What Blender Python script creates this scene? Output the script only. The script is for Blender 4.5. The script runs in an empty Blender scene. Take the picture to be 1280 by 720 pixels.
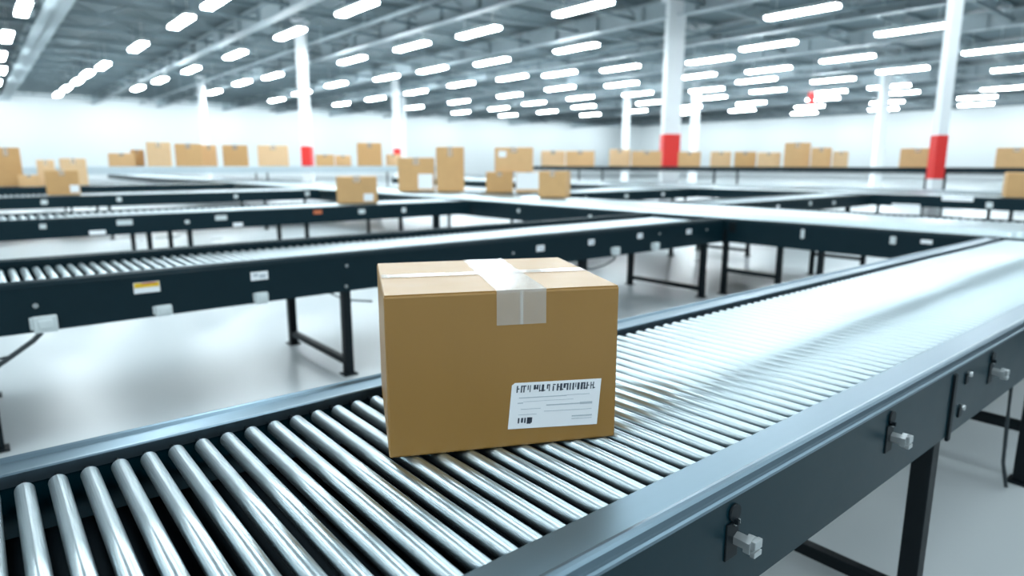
import bpy, bmesh, math, random
from mathutils import Vector, Matrix
random.seed(7)
C = bpy.context.scene.collection
PI = math.pi

# ------------------------------------------------------------------ materials
def mat(name, col, rough=.5, metal=0., noise=None, spec=.5, coat=0., alpha=1., emit=None, bump=None, scale=None):
    m = bpy.data.materials.new(name); m.use_nodes = True
    nt = m.node_tree; b = nt.nodes['Principled BSDF']
    b.inputs['Base Color'].default_value = (*col, 1)
    b.inputs['Roughness'].default_value = rough
    b.inputs['Metallic'].default_value = metal
    b.inputs['Specular IOR Level'].default_value = spec
    b.inputs['Coat Weight'].default_value = coat
    b.inputs['Alpha'].default_value = alpha
    if emit:
        b.inputs['Emission Color'].default_value = (*emit[0], 1)
        b.inputs['Emission Strength'].default_value = emit[1]
    if noise:
        tc = nt.nodes.new('ShaderNodeTexCoord'); mp = nt.nodes.new('ShaderNodeMapping')
        if scale: mp.inputs['Scale'].default_value = scale
        nz = nt.nodes.new('ShaderNodeTexNoise'); nz.inputs['Scale'].default_value = noise[0]; nz.inputs['Detail'].default_value = 5
        nt.links.new(tc.outputs['Object'], mp.inputs['Vector']); nt.links.new(mp.outputs['Vector'], nz.inputs['Vector'])
        r = nt.nodes.new('ShaderNodeMapRange')
        r.inputs['To Min'].default_value = 1 - noise[1]; r.inputs['To Max'].default_value = 1 + noise[1]
        nt.links.new(nz.outputs['Fac'], r.inputs['Value'])
        mx = nt.nodes.new('ShaderNodeVectorMath'); mx.operation = 'SCALE'
        mx.inputs[0].default_value = col
        nt.links.new(r.outputs['Result'], mx.inputs['Scale']); nt.links.new(mx.outputs['Vector'], b.inputs['Base Color'])
        if len(noise) > 2:
            r2 = nt.nodes.new('ShaderNodeMapRange')
            r2.inputs['To Min'].default_value = max(.02, rough - noise[2]); r2.inputs['To Max'].default_value = rough + noise[2]
            nt.links.new(nz.outputs['Fac'], r2.inputs['Value']); nt.links.new(r2.outputs['Result'], b.inputs['Roughness'])
        if bump:
            bp = nt.nodes.new('ShaderNodeBump'); bp.inputs['Strength'].default_value = bump; bp.inputs['Distance'].default_value = .002
            nt.links.new(nz.outputs['Fac'], bp.inputs['Height']); nt.links.new(bp.outputs['Normal'], b.inputs['Normal'])
    return m

STEEL   = mat('brushed_zinc', (.49,.57,.60), .32, 1., (60,.03), scale=(1,.04,1))
PAINT   = mat('blue_grey_paint', (.0015,.019,.028), .34, 0., (9,.10,.04), spec=.16)
CAPM    = mat('metallic_blue_cap', (.150,.215,.262), .34, .9, (30,.05), scale=(.05,1,1))
DARK    = mat('dark_blue_paint', (.002,.015,.022), .40, 0., (9,.12,.06), spec=.22)
PALE    = mat('pale_grey_paint', (.50,.58,.62), .35, 0., (4,.06,.05))
BLACK   = mat('black_steel', (.004,.008,.011), .5, 0., (12,.15,.05), spec=.2)
SHADEM     = mat('roller_gap_shade', (.0015,.004,.006), .85, 0., (6,.2), spec=.08)  # near-black colour for the shade seen between rollers
RUBBER  = mat('cable_rubber', (.02,.03,.036), .5, 0., (20,.2))
CHROME  = mat('bolt_metal', (.46,.49,.50), .36, .7, (40,.12,.08))
REFL    = mat('pale_plastic', (.62,.68,.69), .45, 0., (30,.08))
YELLOW  = mat('yellow_sticker', (.78,.50,.02), .5, 0., (30,.1))
ORANGE  = mat('orange_sticker', (.55,.14,.05), .5, 0., (30,.1))
CARD    = mat('brown_cardboard', (.325,.170,.038), .42, 0., (14,.045,.05), spec=.6, scale=(1,1,.25))
CARDS   = [mat('kraft_cardboard', c, .7, 0., (7,.07), spec=.3) for c in ((.62,.37,.165),(.70,.43,.21),(.57,.33,.14),(.76,.51,.29))]
TAPE    = mat('clear_tape', (.80,.78,.74), .16, 0., (25,.05,.04), alpha=.34)
LABEL   = mat('label_paper', (.90,.92,.95), .45, 0., (20,.02))
INK     = mat('label_ink', (.045,.06,.085), .6, 0., (60,.1))
INKG    = mat('label_grey_ink', (.50,.55,.60), .6, 0., (60,.06))
FLOORM  = mat('polished_concrete', (.46,.50,.515), .30, 0., (.45,.08,.08), spec=.32)
WALLM   = mat('white_wall_panel', (.80,.83,.84), .6, 0., (.3,.02))
BACKM   = mat('grey_wall_panel', (.50,.55,.58), .7, 0., (.3,.05))
DECK    = mat('steel_roof_deck', (.12,.165,.185), .6, 0., (.35,.30), scale=(1,.25,1))
BEAMM   = mat('grey_white_steel', (.40,.47,.50), .5, 0., (1.2,.10))
JOISTM  = mat('grey_joist_steel', (.19,.25,.275), .5, 0., (1.2,.15))
COLM    = mat('white_column_paint', (.88,.90,.92), .45, 0., (2,.03))
RED     = mat('red_guard_paint', (.80,.035,.030), .4, 0., (3,.06))
GLOW    = mat('lamp_diffuser', (.9,.93,.95), .4, emit=((.85,.955,1.0), 36.))
HOUSE   = mat('lamp_housing', (.75,.78,.80), .4, 0., (8,.03))

# ------------------------------------------------------------------ mesh helpers
class MB:
    def __init__(s): s.bm = bmesh.new(); s.mi = 0
    def box(s, x0,x1,y0,y1,z0,z1, bev=0., M=None):
        r = bmesh.ops.create_cube(s.bm, size=1)
        vs = r['verts']
        for v in vs:
            v.co = Vector((x0+(v.co.x+.5)*(x1-x0), y0+(v.co.y+.5)*(y1-y0), z0+(v.co.z+.5)*(z1-z0)))
        fs = {f for v in vs for f in v.link_faces}
        for f in fs: f.material_index = s.mi
        if bev:
            es = list({e for v in vs for e in v.link_edges})
            rr = bmesh.ops.bevel(s.bm, geom=es, offset=bev, segments=2, affect='EDGES', profile=.5)
            vs = list({v for f in rr['faces'] for v in f.verts} | {v for v in vs if v.is_valid})
            for v in vs:
                for f in v.link_faces: f.material_index = s.mi
        if M is not None:
            bmesh.ops.transform(s.bm, matrix=M, verts=[v for v in vs if v.is_valid])
        return s
    def cyl(s, p0, p1, r, n=12, r2=None, smooth=True):
        p0, p1 = Vector(p0), Vector(p1); d = p1-p0
        M = Matrix.Translation((p0+p1)/2) @ d.to_track_quat('Z','Y').to_matrix().to_4x4()
        q = bmesh.ops.create_cone(s.bm, cap_ends=True, segments=n, radius1=r, radius2=r if r2 is None else r2, depth=d.length, matrix=M)
        for f in {f for v in q['verts'] for f in v.link_faces}:
            f.material_index = s.mi
            if smooth and len(f.verts) == 4: f.smooth = True
        return s
    def tube(s, pts, r, n=8):
        pts = [Vector(p) for p in pts]; rings = []
        for i, p in enumerate(pts):
            d = (pts[min(i+1,len(pts)-1)] - pts[max(i-1,0)]).normalized()
            M = d.to_track_quat('Z','Y').to_matrix()
            rings.append([s.bm.verts.new(p + M @ Vector((r*math.cos(2*PI*k/n), r*math.sin(2*PI*k/n), 0))) for k in range(n)])
        for a, b in zip(rings, rings[1:]):
            for k in range(n):
                f = s.bm.faces.new((a[k], a[(k+1)%n], b[(k+1)%n], b[k])); f.smooth = True; f.material_index = s.mi
        for rr in (rings[0], rings[-1]):
            f = s.bm.faces.new(rr); f.material_index = s.mi
        return s
    def prism(s, prof, x0, x1):          # profile in (y,z) extruded along x
        a = [s.bm.verts.new((x0,y,z)) for y,z in prof]; b = [s.bm.verts.new((x1,y,z)) for y,z in prof]
        n = len(prof); fs = []
        for i in range(n): fs.append(s.bm.faces.new((a[i], a[(i+1)%n], b[(i+1)%n], b[i])))
        fs.append(s.bm.faces.new(a)); fs.append(s.bm.faces.new(b[::-1]))
        for f in fs: f.material_index = s.mi
        return s
    def poly(s, pts, thick, nrm):        # a thin plate with the given outline
        nrm = Vector(nrm)*thick
        a = [s.bm.verts.new(Vector(p)) for p in pts]; b = [s.bm.verts.new(Vector(p)+nrm) for p in pts]
        n = len(pts); fs = [s.bm.faces.new(a[::-1]), s.bm.faces.new(b)]
        for i in range(n): fs.append(s.bm.faces.new((a[i], a[(i+1)%n], b[(i+1)%n], b[i])))
        for f in fs: f.material_index = s.mi
        return s
    def mesh(s, name, *mats):
        bmesh.ops.recalc_face_normals(s.bm, faces=s.bm.faces[:])
        me = bpy.data.meshes.new(name); s.bm.to_mesh(me); s.bm.free()
        for m in mats: me.materials.append(m)
        return me
    def build(s, name, *mats, parent=None, label=None):
        return link(name, s.mesh(name, *mats), parent, label)

def link(name, me, parent=None, label=None, loc=None):
    o = bpy.data.objects.new(name, me); C.objects.link(o)
    if parent: o.parent = parent
    if label: o['label'] = label
    if loc: o.location = loc
    return o
def tag(o, label=None, cat=None, group=None, kind=None):
    if label: o['label'] = label
    if cat: o['category'] = cat
    if group: o['group'] = group
    if kind: o['kind'] = kind
    return o
def thing(name, label, cat, loc, rz=0., group=None):
    o = bpy.data.objects.new(name, None); C.objects.link(o)
    o.location = loc; o.rotation_euler = (0,0,rz); o.empty_display_size = .1
    return tag(o, label, cat, group)

# ------------------------------------------------------------------ the hall
XW, XE, YS, YN, ZC = -22., 86., -16., 71., 7.5
MB().box(XW-.3,XE+.3,YS-.3,YN+.3,-.25,0).build('floor', FLOORM)['kind'] = 'structure'
MB().box(XW-.3,XE+.3,YS-.3,YN+.3,ZC,ZC+.25).build('ceiling', DECK)['kind'] = 'structure'
MB().box(XW-.3,XE+.3,YN,YN+.3,0,ZC).build('wall_north', WALLM)['kind'] = 'structure'
MB().box(XE,XE+.3,YS-.3,YN,0,ZC).build('wall_east', WALLM)['kind'] = 'structure'
MB().box(XW-.3,XE,YS-.3,YS,0,ZC).build('wall_south', BACKM)['kind'] = 'structure'
MB().box(XW-.3,XW,YS,YN,0,ZC).build('wall_west', BACKM)['kind'] = 'structure'

def truss_x(y, x0, x1, zb, zt, t, step):
    m = MB(); m.box(x0,x1,y-t/2,y+t/2,zb,zb+t); m.box(x0,x1,y-t/2,y+t/2,zt-t,zt)
    n = int((x1-x0)/step); r = t*.28
    for i in range(n):
        a = x0+i*step
        m.cyl((a,y,zb+t/2),(a+step/2,y,zt-t/2),r,6); m.cyl((a+step/2,y,zt-t/2),(a+step,y,zb+t/2),r,6)
    return m
def girder_y(x, y0, y1, zb, zt, w):
    m = MB(); m.box(x-w/2,x+w/2,y0,y1,zb,zb+.05); m.box(x-w/2,x+w/2,y0,y1,zt-.05,zt); m.box(x-.02,x+.02,y0,y1,zb,zt)
    y = y0+1
    while y < y1:
        m.box(x-w/2+.01,x+w/2-.01,y,y+.03,zb,zt); y += 2.4
    return m
for x, w in ((3.,.75),(9.4,.42),(14.6,.36),(20.6,.42),(26.,.36),(32.,.36),(40.,.4),(48.,.4),(58.,.4),(70.,.4)):
    o = girder_y(x, 4. if x < 30 else -4., YN-.05, 6.72, 7.36, w).build('beam', BEAMM); o['kind'] = 'structure'
for k in range(20):
    y = 8.2 + k*3.1
    o = truss_x(y, -6. if y > 18 else 2., 78., 6.9, 7.48, .10, 2.1).build('beam', JOISTM); o['kind'] = 'structure'
for x, y0, r, mm in ((-.6,16.,.26,BEAMM),(12.2,14.,.07,BEAMM),(23.6,8.,.07,JOISTM),(36.,4.,.09,BEAMM)):
    m = MB(); m.cyl((x,y0,6.6),(x,66.,6.6),r,16)
    y = y0+1.5
    while y < 66: m.cyl((x,y,6.6),(x,y+.12,6.6),r*1.15,16); m.cyl((x,y+.06,6.6+r),(x,y+.06,7.5),.02,6); y += 4.
    tag(m.build('ceiling_pipe', mm), {-.6:'fat pale air duct along the ceiling over the left side',12.2:'thin pale pipe along the ceiling above the third row of lights',
        23.6:'thin grey pipe along the ceiling between rows of lights',36.:'thin pale pipe along the ceiling on the right side'}[x], 'pipe')

# ------------------------------------------------------------------ ceiling lights
ORD = ['first','second','third','fourth','fifth','sixth','seventh','eighth','ninth','tenth','eleventh','twelfth','thirteenth','fourteenth','fifteenth']
rows = [
 [(2.0,27.5),(1.8,33.9),(1.8,40.0),(2.,46.),(2.,53.)],
 [(6.6,22.4),(6.5,26.5),(6.3,33.1),(6.0,40.5),(5.8,44.6),(5.8,49.),(5.7,53.9),(5.7,59.)],
 [(10.4,20.6),(10.3,26.1),(10.2,32.6),(9.9,39.2),(9.6,45.2),(9.4,50.8)],
 [(16.1,15.9),(15.8,21.2),(15.4,25.5),(15.1,30.6),(14.2,39.),(13.8,43.2),(14.,50.)],
 [(22.1,11.6),(21.2,21.3),(20.7,26.7),(19.9,30.9),(19.6,35.4),(18.7,40.3),(19.,46.7),(19.5,53.)],
 [(28.2,10.4),(27.1,15.6),(28.6,19.5),(27.3,24.1),(26.3,27.7),(25.3,30.7),(24.8,35.2),(25.,41.),(25.,47.),(25.,53.)],
 [(35.9,9.7),(33.3,15.),(33.9,19.4),(33.1,23.4),(32.7,28.7),(31.2,32.8),(31.5,38.5),(31.5,45.),(31.5,52.)],
 [(43.7,10.6),(39.5,14.8),(41.,19.2),(37.5,22.2),(39.6,27.1),(38.,31.8),(36.8,36.4),(37.,42.),(38.,48.),(38.,54.)],
 [(50.,8.),(47.2,18.4),(47.5,22.5),(43.3,24.7),(44.5,30.),(44.,35.5),(42.6,41.7),(44.,48.),(44.,54.)],
 [(54.2,13.9),(52.,19.5),(52.,25.),(51.,30.5),(50.,36.),(50.,42.),(50.,48.)],
 [(60.,10.),(60.,17.),(59.,23.),(58.,29.),(57.,35.),(56.,41.)],
 [(68.,12.),(67.,19.),(66.,26.),(65.,33.)],
]
def lamp_meshes(L, W, bulge):
    m = MB(); m.box(-W/2,W/2,-L/2,L/2,.02,.10,.012); m.box(-W*.18,W*.18,-L*.45,L*.45,.10,.16)
    for y in (-L*.36, L*.36): m.cyl((0,y,.16),(0,y,1.0),.008,6)
    h = m.mesh('housing', HOUSE)
    d = MB(); d.box(-W/2+.02,W/2-.02,-L/2+.03,L/2-.03,-bulge,.02,.015)
    return h, d.mesh('diffuser', GLOW)
HM, DM = lamp_meshes(2.5,.38,.06)
SM = MB(); SM.mi = 0; SM.box(-.20,.20,-1.25,1.25,.02,.10); SM.mi = 1; SM.box(-.18,.18,-1.22,1.22,-.07,.02); SM.mi = 0
for y in (-.9,.9): SM.cyl((0,y,.1),(0,y,1.0),.01,5)
SM = SM.mesh('strip_light', HOUSE, GLOW)
for i, row in enumerate(rows):
    for j, (x, y) in enumerate(sorted(row, key=lambda p: p[1])):
        lab = f'white glowing strip light on the ceiling, {ORD[j]} from the near end of {ORD[i]} row'
        d = math.hypot(x, y)
        if d < 42:
            t = thing('ceiling_light', lab, 'ceiling light', (x,y,6.45), 0, 'ceiling strip lights')
            link('housing', HM, t); link('diffuser', DM, t, 'glowing white diffuser')
        else:
            o = link('ceiling_light', SM, loc=(x,y,6.45)); tag(o, lab, 'ceiling light', 'ceiling strip lights')
# unseen area lamps: the rows carried on overhead, more added behind as fill
def lamp(x, y, z, sx, sy, watts, rot=(0,0,0)):
    l = bpy.data.lights.new('unseen_area_lamp', 'AREA'); l.shape = 'RECTANGLE'; l.size = sx; l.size_y = sy
    l.energy = watts; l.color = (.83,.95,1.)
    o = bpy.data.objects.new('unseen_area_lamp', l); C.objects.link(o); o.location = (x,y,z); o.rotation_euler = rot
for x, ys in ((-14.,(-8.,2.,12.,22.)),(-8.,(-8.,-2.,4.,10.,16.,22.)),(-3.,(-8.,-2.5,3.,8.5,14.,20.)),(2.,(-8.,-2.5,4.5,10.,15.5,21.)),(6.4,(-8.,-2.5,5.5,11.,16.5)),(10.4,(-8.,-2.,4.,9.5,15.)),
              (16.,(-8.,-2.,4.5,10.2)),(22.,(-7.,-1.,5.5)),(28.,(-2.,4.5)),(35.,(-3.,3.5))):
    for y in ys: lamp(x, y, 6.4, .5, 5.4, 105. if y > 2 else 85.)
# unseen area lamps added to brighten the two far walls
for k in range(11): lamp(-16+k*9., YN-5., 6.3, 7.,   .5, 175., (math.radians(55),0,0))
for k in range(9): lamp(XE-5., -8+k*9., 6.3, .5, 7., 175., (0,math.radians(-55),0))

# ------------------------------------------------------------------ columns
def column(x, y, w, zr0, zr1, label, guard=True, rz=0.):
    m = MB(); m.box(-w/2,w/2,-w/2,w/2,0,ZC,.01); m.box(-w*.75,w*.75,-w*.75,w*.75,0,.04); m.box(-w*.75,w*.75,-w*.75,w*.75,ZC-.2,ZC)
    o = m.build('column', COLM); o.location = (x,y,0); o.rotation_euler[2] = rz
    tag(o, label, 'column', kind='structure')
    if guard:
        g = MB(); e = w/2+.015
        g.box(-e,e,-e,e,zr0,zr1,.01)
        g.build('guard', RED, parent=o, label='red painted guard band')
column(20.6,15.58,.61,1.28,2.55,'thick white column with a red guard band, right of the picture centre', rz=-.69)
column(11.7,28.5,.40,1.36,2.22,'white column with a red guard band behind the row of boxes on the left', rz=-.69)
column(17.85,5.71,.24,1.10,2.12,'slim white column with a red guard band near the right edge', rz=-.69)
for x,y,w,l,g in ((22.8,40.,.42,'distant white column left of centre with a small red band',1),(13.15,50.,.36,'faint far white column on the left against the wall',0),
    (40.,34.5,.5,'distant white column just left of the thick one',0),(40.,28.2,.5,'distant white column just right of the thick one',0),
    (45.,17.75,.5,'distant white column left of the slim red-banded one',0),(29.2,50.,.4,'faint far white column near the middle of the hall',0)):
    column(x,y,w,1.6,2.5,l,bool(g),-.69)

# ------------------------------------------------------------------ conveyors
def rail_profile(H, W=.104):
    # (y,z) with y=0 the outer face, z=0 the top; a pressed channel with a stepped outer edge and a lip on the inner edge
    return [(0,-H),(0,-.030),(W-.004,-.030),(W-.004,-.085),(W-.009,-.085),(W-.009,-.036),(.006,-.036),(.006,-H+.006),(.05,-H+.006),(.05,-H)]
def cap_profile(W=.104, lip=True):   # the folded sheet cap: ridge at the outer edge, shallow trough, lip at the inner edge
    if not lip:
        return [(-.002,-.032),(-.002,-.026),(.0025,-.023),(.0025,-.016),(.006,-.006),(.011,-.0015),(.018,0),(.023,-.0015),(.028,-.004),(W-.002,-.006),(W,-.009),(W,-.032),(W-.003,-.032),(W-.003,-.0295),(.001,-.0295),(.001,-.032)]
    return [(-.002,-.032),(-.002,-.026),(.0025,-.023),(.0025,-.016),(.006,-.006),(.011,-.0015),(.018,0),(.024,-.002),(.030,-.008),(.083,-.013),(.088,-.008),(.093,-.004),(W-.003,-.004),
            (W,-.007),(W,-.032),(W-.003,-.032),(W-.003,-.0295),(.001,-.0295),(.001,-.032)]
def conveyor(label, loc, rz, L, W, ztop, pitch, rad, spans, legs, paint=PAINT, H=.25, group='roller conveyors', leg_t=.058, segs=14,
             rail_up=.012, brace_z=.09, capmat=BLACK, railw=.104, y_legs=None, capm=None):
    """local x runs along the belt from 0 to L, y across from 0 (near face) to W; ztop = roller crown height above the floor"""
    t = thing('roller_conveyor', label, 'conveyor', loc, rz, group)
    zr = ztop+rail_up
    nf = MB().prism([(y, zr+z) for y,z in rail_profile(H,railw)], 0, L).build('side_frame', paint, parent=t)
    ff = MB().prism([(W-y, zr+z) for y,z in rail_profile(H,railw)], 0, L).build('side_frame', paint, parent=t)
    cm = capm or paint
    MB().prism([(y, zr+z) for y,z in cap_profile(railw, not capm)], 0, L).build('cap', cm, parent=nf, label='metallic top cap' if capm else None)
    MB().prism([(W-y, zr+z) for y,z in cap_profile(railw)], 0, L).build('cap', cm, parent=ff, label='metallic top cap' if capm else None)
    MB().box(.01,L-.01,.055,W-.055,zr-.17,zr-.16).build('gap_shade_sheet', SHADEM, parent=t)  # added dark sheet, stands in for shade in the open gaps under the rollers
    y0, y1 = railw+.004, W-railw-.040
    m = MB(); zc = ztop-rad
    m.mi = 0; m.cyl((0,y0,0),(0,y1,0),rad,segs)
    m.mi = 1; m.cyl((0,railw-.004,0),(0,W-railw+.004,0),rad*.32,6); m.cyl((0,y1,0),(0,y1+.006,0),rad*.8,segs); pass
    rm = m.mesh('roller', STEEL, capmat)
    n = int((L-2*rad-.01)/pitch); i0, i1 = spans
    rest = MB(); nrest = 0
    for i in range(n+1):
        x = rad+.01+i*pitch
        if i0 <= i < i1: link('roller', rm, t, loc=(x,0,zc))
        else:
            rest.mi = 0; rest.cyl((x,y0,zc),(x,y1,zc),rad,8); rest.mi = 1; rest.cyl((x,railw-.004,zc),(x,W-railw+.004,zc),rad*.3,5); nrest += 1
    if nrest:
        o = rest.build('roller_bed', STEEL, capmat, parent=t); o['kind'] = 'stuff'
    else: rest.bm.free()
    for il, x in enumerate(legs):
        bz = brace_z[il] if isinstance(brace_z, tuple) else brace_z
        a, b = (.012, W-.012) if y_legs is None else y_legs
        for s, y in ((1,a),(-1,b)):
            m = MB(); yy0, yy1 = (y, y+s*leg_t)
            yy0, yy1 = min(yy0,yy1), max(yy0,yy1)
            m.box(x,x+leg_t,yy0,yy1,.012,zr-H+.12,.003); lg = m.build('leg', BLACK, parent=t)
            MB().box(x-.02,x+leg_t+.02,yy0-.02,yy1+.02,0,.012,.003).build('foot', BLACK, parent=lg)
        m = MB(); m.box(x+.008,x+leg_t-.008,a+leg_t,b-leg_t,bz-.02,bz+.025,.003); m.build('cross_brace', BLACK, parent=t)
    return t, zr
def plate(t, name, x, z, w, h, m, y=0., d=.006, label=None, lines=True):
    b = MB(); b.mi = 0; b.box(x-w/2,x+w/2,y-d,y+.001,z-h/2,z+h/2,.0015)
    if lines and w > .05:
        b.mi = 1
        b.box(x-w*.36,x-w*.08,y-d-.0006,y-d+.001,z-h*.05,z+h*.3); b.box(x-w*.02,x+w*.36,y-d-.0006,y-d+.001,z-h*.28,z+h*.16)
    return b.build(name, m, INKG, parent=t, label=label)
def reflector(t, x, z, w, h, y=0.):
    b = MB(); b.mi = 0; b.box(x-w/2,x+w/2,y-.035,y+.002,z-h/2,z+h/2,.006); b.box(x-w*.3,x+w*.3,y-.045,y-.03,z-h*.25,z+h*.3,.004)
    b.box(x-w*.62,x-w*.4,y-.012,y+.002,z-h*.3,z+h*.45,.002)
    return b.build('sensor_box', REFL, parent=t)
def dot(t, x, z, r, y=0., name='bolt'):
    b = MB(); b.cyl((x,y+.002,z),(x,y-.008,z),r,8); b.cyl((x,y-.006,z),(x,y-.012,z),r*.55,6)
    return b.build(name, CHROME, parent=t)

# --- the conveyor carrying the large box
X0 = -.78+.0163
main, zr = conveyor('roller conveyor carrying the large taped box, blue-grey side frames', (X0,.605,0), 0, 6.38-X0, 1.022, .85, .0533, .0166, (13,113),
    (2.20-X0, 3.56-X0, 5.6-X0), paint=PAINT, capm=CAPM, segs=24, brace_z=(.05,.265,.2))
def bracket(x, z):
    g = MB(); g.box(x-.023,x+.018,-.004,.003,z-.050,z+.026,.0015)
    g.cyl((x+.001,.003,z+.045),(x+.001,-.006,z+.045),.0175,14); g.box(x-.004,x+.004,-.014,0,z+.024,z+.034,.001)
    p = g.build('bracket', BLACK, parent=main)
    b = MB(); zb = z-.012
    b.cyl((x+.012,-.002,zb),(x+.012,-.030,zb),.0145,6,smooth=False)
    b.cyl((x+.012,-.028,zb),(x+.012,-.046,zb),.0115,12); b.cyl((x+.012,-.028,zb),(x+.012,-.041,zb),.0205,6,smooth=False)
    b.box(x-.001,x+.025,-.050,-.040,zb-.002,zb+.016,.0015); b.box(x-.001,x+.025,-.050,-.040,zb-.017,zb-.006,.0015)
    b.build('bolt', CHROME, parent=p, label='silver bolt')
    s = MB(); s.box(x-.002,x+.014,-.009,-.003,z+.020,z+.030,.001); s.build('stud', CHROME, parent=p)
for bx in (1.045,1.785,2.645): bracket(bx-X0, .754)
sp = MB(); sp.box(2.255-X0,2.279-X0,-.007,.003,.598,.815,.002); sp.build('splice_plate', BLACK, parent=main, label='black splice strip')
for bx, bz in ((2.385,.785),(2.355,.680)):
    k = MB(); k.mi = 0; k.box(bx-X0-.014,bx-X0+.014,-.005,.002,bz-.026,bz+.008,.002); k.mi = 1; k.cyl((bx-X0+.006,0,bz+.006),(bx-X0+.006,-.014,bz+.006),.009,6)
    k.build('bolt', BLACK, CHROME, parent=main)
c = MB(); c.tube([(3.47-X0,.10,.62),(3.47-X0,.105,.5),(3.475-X0,.10,.3),(3.46-X0,.09,.12),(3.43-X0,.06,.02)],.008); c.build('cable', RUBBER, parent=main)

# --- the conveyor behind the box
X2 = -1.4
c2, zr2 = conveyor('dark roller conveyor behind the large box, yellow sticker on its side', (X2,4.05,0), 0, 6.38-X2, 1.10, .818, .060, .0195, (22,122),
    (-.085-X2, 1.86-X2, 4.18-X2, 6.06-X2), paint=DARK, H=.262, rail_up=.044)
y_ = MB(); y_.mi = 0; y_.box(.625-X2,.755-X2,-.005,.001,.742,.802,.001); y_.mi = 1; y_.box(.628-X2,.752-X2,-.007,.001,.774,.800); y_.mi = 2; y_.box(.665-X2,.74-X2,-.008,.001,.792,.800)
y_.build('sticker', LABEL, YELLOW, ORANGE, parent=c2, label='white and yellow warning sticker')
for x,z,w,h in ((1.31,.77,.105,.052),(3.65,.75,.085,.05),(4.27,.755,.075,.05),(4.95,.765,.075,.05),(5.74,.755,.08,.05)): plate(c2,'sticker',x-X2,z,w,h,LABEL)
for x,z,w,h in ((.21,.64,.105,.085),(.76,.632,.085,.06),(1.31,.632,.075,.07),(4.59,.648,.085,.075),(5.18,.645,.085,.075)): reflector(c2,x-X2,z,w,h)
for x,z,r in ((.18,.738,.013),(1.89,.775,.011),(1.88,.635,.011),(3.35,.735,.011),(5.25,.765,.011),(6.06,.755,.013)): dot(c2,x-X2,z,r)
c = MB(); c.tube([(.19-X2,-.02,.60),(.15-X2,-.03,.565),(.05-X2,-.04,.50),(-.08-X2,-.05,.42),(-.2-X2,-.05,.33)],.013); c.tube([(.06-X2,-.04,.505),(.0-X2,-.045,.50),(-.2-X2,-.05,.50)],.006)
c.build('cable', RUBBER, parent=c2)
c = MB(); c.tube([(4.58-X2,-.02,.61),(4.56-X2,-.02,.57),(4.45-X2,-.01,.53),(4.3-X2,.02,.50),(4.23-X2,.06,.52)],.008); c.build('cable', RUBBER, parent=c2)
c = MB(); c.tube([(1.95-X2,.6,.60),(1.98-X2,.55,.5),(2.1-X2,.5,.43),(2.3-X2,.45,.40)],.006); c.build('cable', RUBBER, parent=c2)

# --- the wide cross conveyor (runs along y; its near face looks back at us)
YA = -3.
c1, zr1 = conveyor('wide cross conveyor where the conveyor with the large box ends', (8.55,YA,0), PI/2, 46-YA, 2.15, .85, .075, .030, (52,152),
    (), paint=DARK, H=.262, railw=.09)
for x in (2.95-YA,3.38-YA,4.02-YA,6.3-YA,9.9-YA,12.6-YA,16.-YA):
    for a in (2.15-.07,.012):
        m = MB(); m.box(x,x+.05,a,a+.055,.012,.72,.003); m.box(x-.02,x+.07,a-.02,a+.075,0,.012); m.build('leg', BLACK, parent=c1)
for a in (2.15-.055,.03):
    m = MB(); m.box(3.43-YA,4.02-YA,a,a+.035,.26,.30,.003); m.build('cross_brace', BLACK, parent=c1)
def plate_far(t, x, z, w, h, m, W, name='sticker'):
    b = MB(); b.box(x-w/2,x+w/2,W-.001,W+.008,z-h/2,z+h/2,.002); b.build(name, m, parent=t)
for y,z,w,h,m in ((2.32,.77,.05,.07,REFL),(2.05,.78,.09,.035,LABEL),(3.16,.76,.035,.09,REFL),(3.95,.77,.08,.11,BLACK),(4.04,.66,.05,.16,BLACK),(7.6,.75,.05,.05,REFL),(10.4,.77,.06,.05,ORANGE),(6.1,.75,.05,.05,REFL)):
    plate_far(c1, y-YA, z, w, h, m, 2.15, 'sticker' if m is not BLACK else 'bracket')

# --- further conveyors
def far_conveyor(label, loc, rz, L, W, ztop, legs, H=.22, paint=DARK, marks=(), pitch=.09, rad=.034, up=.012):
    t, z = conveyor(label, loc, rz, L, W, ztop, pitch, rad, (0,0), legs, paint=paint, H=H, railw=.09, leg_t=.05, rail_up=up)
    for x,dz,w,h,m in marks:
        yy = 0.
        if rz: plate_far(t, x, ztop-dz, w, h, m, W)
        else: plate(t, 'sticker', x, ztop-dz, w, h, m, lines=False)
    return t
far_conveyor('long dark conveyor second behind the large box, orange sticker on its side', (-8.,8.72,0), 0, 14.3, 1.15, .85, (4.,9.55,10.0,11.5,13.6),
    marks=((8.55,.07,.06,.05,REFL),(9.33,.07,.16,.06,REFL),(10.4,.07,.14,.06,REFL),(10.0,.10,.05,.04,REFL),(11.68,.06,.12,.05,ORANGE),(12.35,.08,.1,.06,REFL),(13.05,.09,.07,.07,REFL),(9.05,.17,.16,.05,LABEL),(10.6,.17,.12,.05,LABEL)))
far_conveyor('long dark conveyor third behind the large box with one small box on it', (-9.,14.75,0), 0, 15.3, 1.7, .85, (5.,11.,14.),
    marks=((10.0,.09,.1,.08,REFL),(11.2,.08,.08,.08,REFL),(13.4,.09,.08,.07,REFL),(15.0,.08,.1,.09,REFL)))
far_conveyor('far left conveyor holding a cluster of brown boxes', (-10.,21.2,0), 0, 16.3, 1.6, .85, (6.,12.))
far_conveyor('conveyor branching right from the cross conveyor toward the column', (8.62,5.5,0), 0, 5.2, 1.0, .85, (.8,4.3), paint=DARK,
    marks=((1.6,.09,.09,.05,LABEL),(2.7,.08,.09,.06,REFL),(3.6,.1,.1,.06,REFL)))
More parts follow.
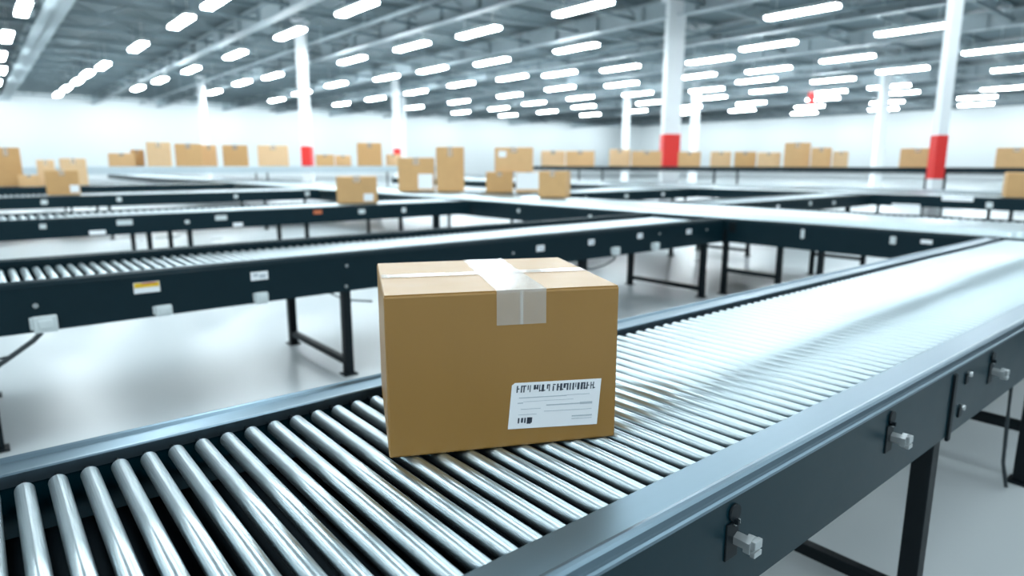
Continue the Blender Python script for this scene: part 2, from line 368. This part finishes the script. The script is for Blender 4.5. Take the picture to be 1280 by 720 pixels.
far_conveyor('conveyor branching right of the cross conveyor with stacked boxes at its left end', (8.62,9.6,0), 0, 5.2, 1.9, .85, (.8,4.3), paint=DARK,
    marks=((1.3,.1,.1,.06,REFL),(2.6,.1,.12,.07,REFL),(3.9,.1,.1,.06,LABEL)))
far_conveyor('second cross conveyor at the right with a labelled box on it', (15.6,-4.,0), PI/2, 29., 1.65, .85, (7.2,10.,14.), paint=DARK,
    marks=((8.05,.03,.5,.08,LABEL),(7.55,.12,.10,.10,REFL),(6.75,.21,.55,.09,REFL),(8.9,.2,.5,.08,LABEL)))
far_conveyor('pale conveyor just behind the second cross conveyor', (17.5,-4.,0), PI/2, 29., 1.7, .85, (8.,14.), paint=PALE)
far_conveyor('raised pale conveyor at the right with a row of small boxes', (19.6,-6.,0), PI/2, 28.5, 1.4, 1.35, (6.,12.,18.,24.), paint=DARK, H=.13)
far_conveyor('raised pale conveyor at the left with a row of brown boxes', (-9.,26.,0), 0, 27., 1.4, 1.35, (6.,12.,18.,24.), paint=PALE, H=.26)

# ------------------------------------------------------------------ the large box
BW, BD, BH = .497, .440, .342
bx = thing('cardboard_box', 'large brown cardboard box with clear tape and white shipping label on the rollers', 'box', (0,0,0), math.radians(-26.3))
e = Vector((math.cos(math.radians(-26.3)), math.sin(math.radians(-26.3)), 0)); nn = Vector((-e.y, e.x, 0))
bx.location = Vector((.600,1.126,.8505)) + e*BW/2 + nn*BD/2
b = MB(); b.box(-BW/2,BW/2,-BD/2,BD/2,0,BH,.0045)
b.build('body', CARD, parent=bx)
f = MB(); z = BH
for ya, yb in ((-BD/2+.003,-.0012),(.0012,BD/2-.003)): f.box(-BW/2+.002,BW/2-.002,ya,yb,z-.002,z+.0022,.0008)
f.build('flap', CARD, parent=bx)
tp = MB(); u0, u1 = .228-BW/2, .334-BW/2; h0 = .271
tp.box(u0,u1,-BD/2-.0008,-BD/2+.0005,h0,BH+.0032); tp.box(u0,u1,-BD/2-.0008,BD/2+.0008,BH+.0024,BH+.0034)
tp.build('tape', TAPE, parent=bx, label='clear packing tape over front edge')
tp = MB(); tp.box(-BW/2+.004,BW/2-.004,-.022,.022,BH+.0034,BH+.0042); tp.build('tape', TAPE, parent=bx, label='clear packing tape along the top seam')
tp = MB(); tp.box((u0+u1)/2-.0035,(u0+u1)/2+.0035,-BD/2-.0014,-BD/2-.0004,h0,BH+.002); tp.build('tape', TAPE, parent=bx)
# shipping label on the front, hung a little askew
yf = -BD/2
def L2(u, v): # label coords 0..1 from its lower-left to its upper-right corner
    bl, br, tr, tl = (.251,.041),(.453,.034),(.461,.139),(.2605,.1435)
    p = [(1-u)*(1-v)*bl[i]+u*(1-v)*br[i]+u*v*tr[i]+(1-u)*v*tl[i] for i in (0,1)]
    return p[0]-BW/2, p[1]
def quad(m, u0,u1,v0,v1, off, th=.0003):
    pts = [L2(u0,v0),L2(u1,v0),L2(u1,v1),L2(u0,v1)]
    m.poly([(p[0], yf-off, p[1]) for p in pts], th, (0,-1,0))
m = MB(); pts = [L2(0,0),L2(1,0),L2(1,1),L2(.03,1),L2(0,.95)]
m.poly([(p[0], yf-.0004, p[1]) for p in pts], .0007, (0,-1,0))
lab = m.build('label', LABEL, parent=bx, label='white shipping label')
m = MB(); random.seed(21)
u = .055
glyphs = []
while u < .92:                      # the top band of smudged upright marks
    w = random.choice((.010,.014,.018,.024)); k = random.random()
    lo, hi = .79, .94
    if k < .2: lo = .84
    elif k < .35: hi = .90
    quad(m, u, u+w, lo, hi, .0012)
    if random.random() < .55:
        q = random.choice((.80,.86,.915)); quad(m, u, u+w+.016, q, q+.022, .0012)
    u += w + random.choice((.010,.014,.018,.032))
for k in range(5): quad(m, .10+k*.035, .10+k*.035+.017+.006*(k%2), .12+.01*(k%2), .235, .0012)
quad(m, .20,.245,.10,.24,.0012)
m.build('lettering', INK, parent=lab)
m = MB()
for u0,u1,v0,v1 in ((.09,.62,.665,.685),(.62,.88,.68,.692),(.08,.14,.55,.57),(.14,.70,.585,.593),(.40,.78,.475,.50),(.78,.92,.465,.515),(.12,.34,.42,.43),(.38,.92,.35,.362),(.10,.30,.30,.31),(.70,.93,.20,.23),(.70,.93,.15,.165)):
    quad(m,u0,u1,v0,v1,.0012)
m.build('lettering', INKG, parent=lab, label='faint grey printed lines')

# ------------------------------------------------------------------ the other boxes
def carton(name_label, x, y, z, w, d, h, yaw, mi, tape='top', label=None, group=None):
    a = math.radians(yaw); fx = Vector((-math.sin(a), math.cos(a), 0))
    t = thing('cardboard_box', name_label, 'box', Vector((x,y,z+.001)) + fx*d/2, a, group)
    MB().box(-w/2,w/2,-d/2,d/2,0,h,min(.012,w*.02)).build('body', CARDS[mi], parent=t)
    g = MB(); g.box(-w*.09,w*.09,-d/2-.0015,d/2+.0015,h-.0005,h+.002); g.box(-w*.09,w*.09,-d/2-.002,-d/2+.0005,h*.78,h+.001)
    g.build('tape', TAPE, parent=t)
    if label:
        u0,u1,v0,v1 = label
        MB().box(-w/2+u0*w,-w/2+u1*w,-d/2-.004,-d/2+.001,v0*h,v1*h).build('label', LABEL, parent=t, label='white paper label')
    return t
GL, GR, GC = 'boxes on the raised left conveyor', 'boxes on the raised right conveyor', 'boxes clustered on the far left conveyor'
GS = 'stacked boxes at the cross conveyor'
carton('small brown box with white label, alone on the second conveyor behind the large box', 4.50,9.15,.862,.60,.45,.40,-27,0,label=(.66,.9,.08,.36))
carton('small brown box with white side label on the third conveyor, left', 1.36,15.2,.862,.54,.5,.47,-6,2,label=(.7,.97,.1,.4))
carton('tall brown box at the far left edge of the picture', .80,22.0,.862,.62,.4,1.02,-3,2,group=GC)
carton('low brown box in front of the tall far left box', 1.20,21.45,.862,.46,.3,.30,-3,1,group=GC)
carton('narrow upright brown box in the far left cluster', 1.62,21.8,.862,.40,.45,.70,-4,3,group=GC)
carton('wide brown box at the right of the far left cluster', 2.25,21.85,.862,.62,.5,.74,-5,3,group=GC)
carton('dark-sided brown box with white label, left of the pair on the cross conveyor', 7.44,12.27,.863,.78,.42,.72,-34,0,label=(.55,.95,.08,.52),group=GS)
carton('taller brown box, right of the pair on the cross conveyor', 8.02,11.82,.863,.60,.5,.95,-33,0,group=GS)
carton('brown box at the bottom of the stack beside the cross conveyor', 8.50,10.72,.863,.56,.5,.42,-41,2,label=None,group=GS)
carton('large pale brown box on top of the stack beside the cross conveyor', 8.76,10.56,1.289,.80,.48,.50,-41,1,label=(.1,.3,.6,.85),group=GS)
carton('brown box with big white label right of the stack', 8.98,10.34,.863,.54,.5,.42,-41,1,label=(.02,.98,.16,.98),group=GS)
carton('brown box turned cornerwise in front of the stack', 7.98,8.55,.863,.50,.46,.46,-54,0,group=GS)
carton('brown box with white label on the second cross conveyor, right edge', 14.32,3.05,.863,.75,.6,.44,-72,0,label=(.42,.85,.12,.55))
L = [(4.15,26.4,.80,.46),(4.72,26.82,.42,.60),(5.30,26.22,.78,.86),(6.27,26.2,.88,.82),(7.12,26.72,.52,.80),(7.92,26.2,.90,.80),(9.4,26.3,1.16,.82),(11.6,26.4,.74,.48),(12.5,26.6,.66,.45),(13.59,26.25,1.05,1.0),(14.9,26.5,.66,.52)]
LN = ['low brown box','narrow brown box','tall brown box','broad brown box','slim brown box','square brown box','wide brown box','small low brown box','smallest brown box','large tall brown box','last brown box']
for i,(x,y,w,h) in enumerate(L):
    carton(f'{LN[i]}, {ORD[i]} from the left on the raised left conveyor', x,y,1.363,w,.42,h,-math.degrees(math.atan2(x,y))+random.uniform(-2.5,2.5),(i*5+1)%4,group=GL)
R = [(19.9,.92,.62),(18.35,1.05,.59),(16.3,.72,.62),(15.05,.98,.54),(13.25,.68,.49),(12.05,.58,.48),(11.2,.6,.46),(10.42,.6,.43),(9.55,.66,.70),(8.85,.48,.54),(8.3,.36,.43),(6.4,.72,.48),(4.35,.72,.46)]
RN = ['pale brown box','wide pale box','squarish pale box','wide tan box','small tan box','low pale box','low tan box','low light tan box','tall tan box','mid-sized tan box','smallest tan box','tan box beside the slim red-banded column','tan box at the right edge']
for i,(y,w,h) in enumerate(R):
    carton(f'{RN[i]}, {ORD[i]} from the left on the raised right conveyor', 18.6,y,1.363,w*1.06,.34,h,-math.degrees(math.atan2(18.6,y))+random.uniform(-5,5),(3,1,3,1,1,3,0,3,1,1,3,1,1)[i],group=GR)

# exit sign far off
s = MB(); s.mi = 0; s.box(-.05,.05,-.2,.2,-.4,.4,.02); s.mi = 1; s.cyl((0,0,.4),(0,0,2.25),.02,6); s = s.build('hanging_sign', RED, HOUSE); s.location = (39.2,19.5,5.25)
tag(s, 'tiny red sign hanging among the far ceiling lights', 'sign')

# ------------------------------------------------------------------ world, camera
w = bpy.data.worlds.new('World'); bpy.context.scene.world = w; w.use_nodes = True
w.node_tree.nodes['Background'].inputs[0].default_value = (.75,.88,.95,1); w.node_tree.nodes['Background'].inputs[1].default_value = .3

cam = bpy.data.cameras.new('Camera'); co = bpy.data.objects.new('Camera', cam); C.objects.link(co)
cam.sensor_width = 36.; cam.lens = 810*36/1280.; cam.clip_end = 300; cam.clip_start = .02
th = math.radians(39.5123); p = math.radians(10.833)
fw = Vector((math.sin(th)*math.cos(p), math.cos(th)*math.cos(p), -math.sin(p)))
co.rotation_euler = fw.to_track_quat('-Z','Y').to_euler(); co.location = (0,0,1.45)
cam.dof.use_dof = True; cam.dof.focus_distance = 1.32; cam.dof.aperture_fstop = 2.2
S = bpy.context.scene; S.camera = co
S.view_settings.view_transform = 'Standard'; S.view_settings.look = 'None'; S.view_settings.gamma = 1.; S.view_settings.use_curve_mapping = False
S.view_settings.exposure = .80
S.cycles.max_bounces = 6; S.cycles.diffuse_bounces = 4; S.cycles.glossy_bounces = 4; S.cycles.transparent_max_bounces = 8
S.cycles.use_denoising = True
